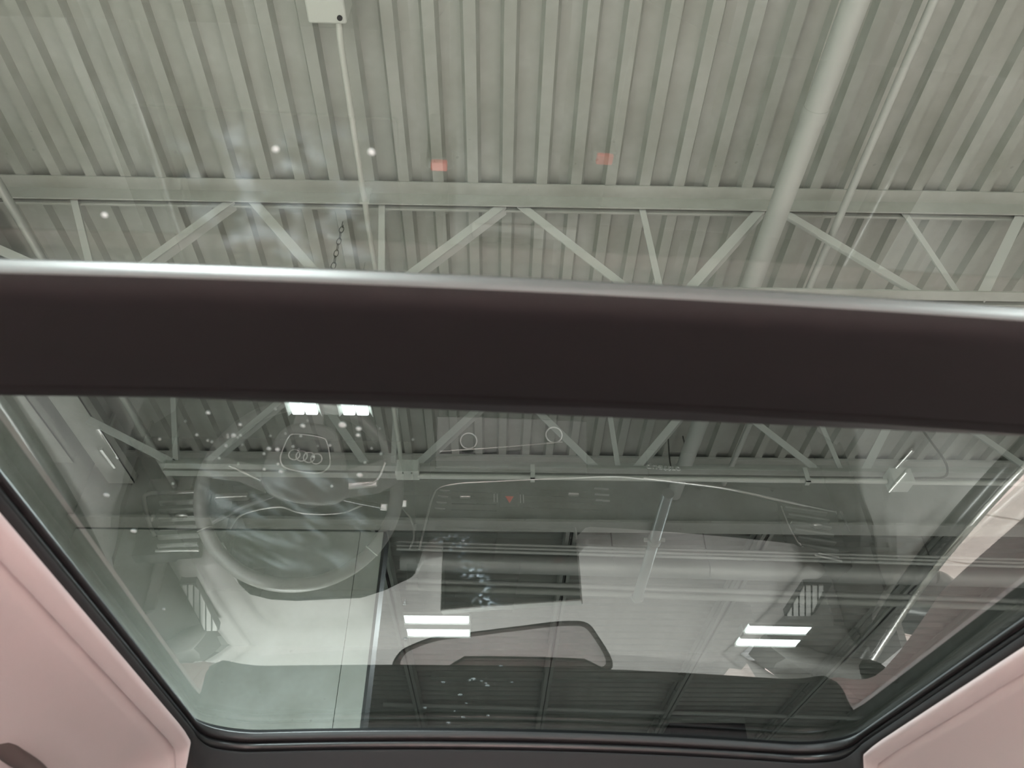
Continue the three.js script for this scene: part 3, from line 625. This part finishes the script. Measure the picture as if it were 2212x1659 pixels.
// steering wheel
{
  const w = new THREE.Group(); w.name = 'steering_wheel'; car.add(w);
  w.userData.label = 'four ring emblem steering wheel in front of the driver';
  w.position.set(-0.417, 1.052, -1.405); w.rotation.set(-29.2 * rad, 6.7 * rad, 0, 'YXZ');
  part(w, 'rim', new THREE.TorusGeometry(0.187, 0.0140, 16, 110), M.rimLeather);
  for (const [x, y] of [[0.142, 0.110], [-0.168, 0.073]]) { const a = Math.atan2(y, x); part(w, 'rim_seam', new THREE.TorusGeometry(0.0146, 0.0012, 6, 24).rotateY(Math.PI / 2).rotateZ(a + Math.PI / 2).rotateZ(0).translate(0.187 * Math.cos(a), 0.187 * Math.sin(a), 0), M.satin); }
  part(w, 'hub', extrude(curveLoop([[-0.068, -0.03], [-0.055, -0.004], [-0.007, 0.012], [0.060, 0.013], [0.080, 0.0], [0.078, -0.03], [0.062, -0.09], [0.040, -0.128], [-0.034, -0.128], [-0.056, -0.09]], 48), 0.016, 0.010, 4), M.hub);
  part(w, 'airbag_pad', extrude(curveLoop([[-0.027, -0.114], [0.035, -0.109], [0.047, -0.057], [0.032, -0.043], [-0.031, -0.049], [-0.042, -0.066], [-0.039, -0.090]], 48), 0.004, 0.003, 2).translate(0, 0, 0.024), M.black);
  part(w, 'pad_outline', wire([[-0.029, -0.117], [0.033, -0.112], [0.039, -0.106], [0.050, -0.060], [0.046, -0.050], [0.034, -0.041], [-0.030, -0.047], [-0.040, -0.054], [-0.045, -0.066], [-0.041, -0.091], [-0.034, -0.112]].map(([x, y]) => V(x, y, 0.030)), 0.0016, true, 140, 8), M.chrome);
  for (let i = 0; i < 4; i++) part(w, 'emblem_ring', new THREE.TorusGeometry(0.0105, 0.0013, 8, 36).translate(-0.0195 + i * 0.0142, -0.0755 + i * 0.0022, 0.032), M.chrome);
  part(w, 'spoke', extrude([[-0.068, -0.045], [-0.178, -0.070], [-0.184, -0.030], [-0.120, -0.022], [-0.07, 0.0]], 0.012, 0.003), M.hub);
  part(w, 'spoke', extrude([[0.078, -0.045], [0.178, -0.085], [0.186, -0.03], [0.15, -0.008], [0.085, 0.006]], 0.012, 0.003), M.hub);
  part(w, 'spoke', extrude([[-0.03, -0.12], [0.03, -0.12], [0.022, -0.185], [-0.022, -0.185]], 0.012, 0.003), M.hub);
  part(w, 'spoke_trim', wire([[-0.140, -0.05], [-0.128, -0.045], [-0.078, -0.022]].map(([x, y]) => V(x, y, 0.018)), 0.0026), M.chrome);
  part(w, 'spoke_trim', wire([[0.088, -0.012], [0.120, -0.020], [0.141, -0.029], [0.150, -0.045], [0.157, -0.070]].map(([x, y]) => V(x, y, 0.018)), 0.0026), M.chrome);
  part(w, 'spoke_key', rbox(0.09, 0.148, -0.010, 0.004, 0.012, 0.019, 0.003), M.satin).rotation.z = -0.15;
  part(w, 'column', rod(V(0, -0.02, 0), V(0, -0.02, -0.28), 0.045, 20), M.black);
  part(w, 'stalk', wire([V(0.05, 0.0, -0.07), V(0.11, 0.012, -0.08), V(0.165, 0.02, -0.085)], 0.006), M.black);
  part(w, 'stalk', wire([V(-0.05, 0.0, -0.07), V(-0.12, 0.03, -0.08), V(-0.19, 0.07, -0.09)], 0.006), M.black);
  for (const [x, y] of [[0.165, 0.02], [0.205, 0.01]]) part(w, 'stalk_tip', rbox(x - 0.008, x + 0.008, y - 0.008, y + 0.008, -0.09, -0.078, 0.003), M.satin);
}
// inside mirror and roof console
{
  const m = part(car, 'inside_mirror', extrude(curveLoop([[-0.209, 0.052], [-0.200, 0.026], [-0.178, 0.013], [-0.14, 0.0], [-0.09, -0.006], [0.0, -0.019], [0.09, -0.032], [0.122, -0.030], [0.138, -0.010], [0.160, 0.040], [0.12, 0.055], [0, 0.058]], 60), 0.02, 0.004, 2), M.black);
  m.position.set(0.0, 1.392, -1.365); m.rotation.x = -0.10;
  part(m, 'mirror_glass', extrude(curveLoop([[-0.199, 0.047], [-0.192, 0.028], [-0.174, 0.018], [-0.138, 0.006], [-0.09, 0.0], [0.0, -0.013], [0.088, -0.025], [0.116, -0.024], [0.131, -0.008], [0.151, 0.038], [0.118, 0.049], [0, 0.052]], 60), 0.001).translate(0, 0, 0.0245), M.mirror);
  part(m, 'mirror_stem', rod(V(0, 0.04, 0), V(0, 0.10, 0.03), 0.012), M.black);
  const c = part(car, 'roof_console', extrude([[-0.128, 0.04], [-0.127, -0.001], [-0.092, -0.023], [0.099, -0.024], [0.142, -0.004], [0.142, 0.04]], 0.07, 0.006, 3), M.black);
  c.position.set(0, 1.487, -1.33);
}
// centre console
{
  const c = part(car, 'centre_console', merge(rbox(-0.14, 0.14, 0.30, 0.715, -1.20, -0.30, 0.02), rbox(-0.155, 0.19, 0.30, 0.76, -1.64, -1.20, 0.02)), M.dashLow);
  part(c, 'climate_panel', (() => { const g = rbox(-0.16, 0.19, -0.065, 0.065, -0.006, 0.006, 0.004); g.rotateX(-0.5); g.translate(0, 0.835, -1.53); return g; })(), M.black);
  for (const [x, y] of [[-0.085, 0.838], [0.110, 0.812]]) {
    const k = part(car, 'climate_knob', rod(V(x, y, -1.52), V(x, y + 0.012, -1.50), 0.018, 24), M.black);
    part(k, 'knob_ring', new THREE.TorusGeometry(0.0185, 0.0018, 8, 32).rotateX(-0.55).translate(x, y + 0.012, -1.50), M.chrome);
  }
  part(c, 'shelf_edge', wire([V(-0.149, 0.882, -1.50), V(-0.01, 0.866, -1.50), V(0.128, 0.844, -1.50)], 0.002), M.satin);
  const sh = part(car, 'gear_selector', rbox(-0.098, 0.022, 0.715, 0.755, -1.075, -0.995, 0.014, 4), M.black);
  part(sh, 'selector_trim', wire([V(-0.100, 0.757, -0.997), V(-0.06, 0.757, -0.998), V(-0.01, 0.757, -1.0), V(0.006, 0.757, -1.003), V(0.016, 0.757, -1.012), V(0.024, 0.757, -1.03)], 0.0035, false, 50), M.chrome);
  part(sh, 'selector_trim', rbox(-0.106, -0.098, 0.754, 0.760, -1.036, -1.003, 0.002), M.chrome);
  part(c, 'cup_cover', rbox(-0.095, 0.10, 0.714, 0.722, -0.985, -0.955, 0.003), M.greyTrim);
  for (const [x, z] of [[-0.138, -0.806], [0.108, -0.775]]) {
    const b = part(car, 'belt_buckle', rbox(x * 1.12 - 0.022, x * 1.12 + 0.022, 0.58, 0.745, z - 0.012, z + 0.012, 0.006), M.black);
    part(b, 'release_button', rbox(x * 1.12 - 0.014, x * 1.12 + 0.014, 0.742, 0.752, z - 0.010, z + 0.010, 0.003), M.red);
    b.userData.label = x < 0 ? 'driver belt buckle with red button' : 'passenger belt buckle with red button';
  }
}
// dust, drops and smears on the panes
{
  const blob = (r) => { const g = new THREE.SphereGeometry(r, 10, 6); const p = g.attributes.position; for (let i = 0; i < p.count; i++) { const k = 0.8 + 0.4 * Math.abs(noise.noise(p.getX(i) * 900, p.getY(i) * 900, p.getZ(i) * 900 + r * 1e4)); p.setXYZ(i, p.getX(i) * k, p.getY(i) * 0.18, p.getZ(i) * k); } g.computeVertexNormals(); return g; };
  const specks = [[-0.276, -0.457, 1], [-0.269, -0.444, .7], [-0.254, -0.473, 1], [-0.248, -0.474, 1], [-0.288, -0.431, .9], [-0.284, -0.47, .6], [-0.226, -0.444, 1.1], [-0.198, -0.442, 1.8], [-0.187, -0.446, 1.3], [-0.188, -0.454, 1], [-0.25, -0.503, 1.1], [-0.191, -0.506, 1.4], [-0.389, -0.538, 1.5], [-0.385, -0.595, 1.6], [-0.262, -0.5, .6], [-0.402, -0.751, .9], [-0.167, -0.832, 1.5]];
  const f = (x, y, z) => V(x, y, z);
  const dustGeo = specks.map(([x, z, k]) => blob(0.0017 * k).translate(x, crown(x) - 0.0006, z));
  for (let i = 0; i < 34; i++) { const x = -0.24 + 0.12 * (rnd() + rnd() - 1), z = -0.47 + 0.06 * (rnd() + rnd() - 1); dustGeo.push(blob(0.0004 + 0.0006 * rnd()).translate(x, crown(x) - 0.0006, z)); }
  part(frontGlass, 'dust_specks', mergeGeometries(dustGeo), M.dust).userData.kind = 'stuff';
  const drops = [[-0.125, -0.971, 1], [-0.088, -0.958, 1.2], [-0.092, -0.962, .8], [-0.078, -0.964, .7], [-0.07, -0.981, 1.1], [-0.072, -0.972, .7], [-0.103, -1.017, 1.1], [-0.149, -1.07, 1], [-0.097, -1.109, 1], [-0.117, -1.135, 1.2], [-0.109, -1.083, .6], [-0.063, -1.101, .9], [-0.057, -0.912, .8], [-0.094, -1.05, .7], [-0.04, -0.967, .7]];
  part(frontGlass, 'water_drops', mergeGeometries(drops.map(([x, z, k]) => blob(0.0030 * k).translate(x, crown(x) + 0.0006, z))), M.water).userData.kind = 'stuff';
  part(rearGlass, 'dust_specks', mergeGeometries([[-0.303, -0.264, 1], [-0.209, -0.22, 1], [-0.163, -0.219, 1.1]].map(([x, z, k]) => blob(0.0018 * k).translate(x, crown(x) - 0.0006, z))), M.dust).userData.kind = 'stuff';
  // smears: thin patches of dried wipe marks with their own grain
  const smearTex = (fn) => { const t = tex(256, (u, v) => { const a = fn(u, v); return [a, a, a, 1]; }); t.wrapS = t.wrapT = THREE.ClampToEdgeWrapping; return t; };
  const sheet = (x0, x1, z0, z1, sk = 0) => { const rows = []; for (let i = 0; i <= 10; i++) { const r = []; for (let j = 0; j <= 10; j++) { const x = lerp(x0, x1, j / 10) + sk * i / 10, z = lerp(z0, z1, i / 10); r.push(V(x, crown(x) - 0.0008, z)); } rows.push(r); } const g = grid(rows), uv = []; for (let i = 0; i <= 10; i++) for (let j = 0; j <= 10; j++) uv.push(j / 10, i / 10); g.setAttribute('uv', new THREE.Float32BufferAttribute(uv, 2)); return g; };
  const smearMat = (fn, r, g, b) => phys(r, g, b, 1, { transmission: 0.6, thickness: 0, transparent: true, alphaMap: smearTex(fn) });
  const edge = (u, v) => smooth(0, 0.25, u) * smooth(1, 0.75, u) * smooth(0, 0.2, v) * smooth(1, 0.8, v);
  const fleck = (u, v, a, b, z) => smooth(0.02, 0.30, fbm(u * a, v * b, z, 4)) * smooth(-0.05, 0.25, fbm(u * 3, v * 3, z + 5, 2) + 0.1);
  const along = (u, c, w) => Math.exp(-((u - c) * (u - c)) / (w * w));
  part(frontGlass, 'wipe_smear', sheet(-0.145, -0.08, -0.590, -0.655), smearMat((u, v) => 0.30 * edge(u, v) * along(u, 0.28 + 0.5 * v, 0.2) * fleck(u, v, 16, 12, 2.7), 0.70, 0.85, 0.95));
  part(frontGlass, 'wipe_smear', sheet(-0.125, -0.055, -0.645, -0.755), smearMat((u, v) => 0.36 * edge(u, v) * along(u, 0.3 + 0.38 * v, 0.17) * fleck(u, v, 13, 17, 8.1), 0.70, 0.85, 0.95));
  part(frontGlass, 'wipe_haze', sheet(-0.35, -0.15, -0.46, -0.71), smearMat((u, v) => 0.105 * edge(u, v) * smooth(-0.02, 0.45, fbm((u + v * 0.8) * 4, (v * 0.8 - u) * 14, 4.4, 5)), 0.75, 0.88, 0.92));
  part(rearGlass, 'wipe_haze', sheet(-0.27, -0.15, -0.20, -0.30), smearMat((u, v) => 0.08 * edge(u, v) * smooth(-0.1, 0.4, fbm(u * 7, v * 6, 1.9, 5)), 0.75, 0.86, 0.95));
}
shade(scene);
renderer.render(scene, camera);
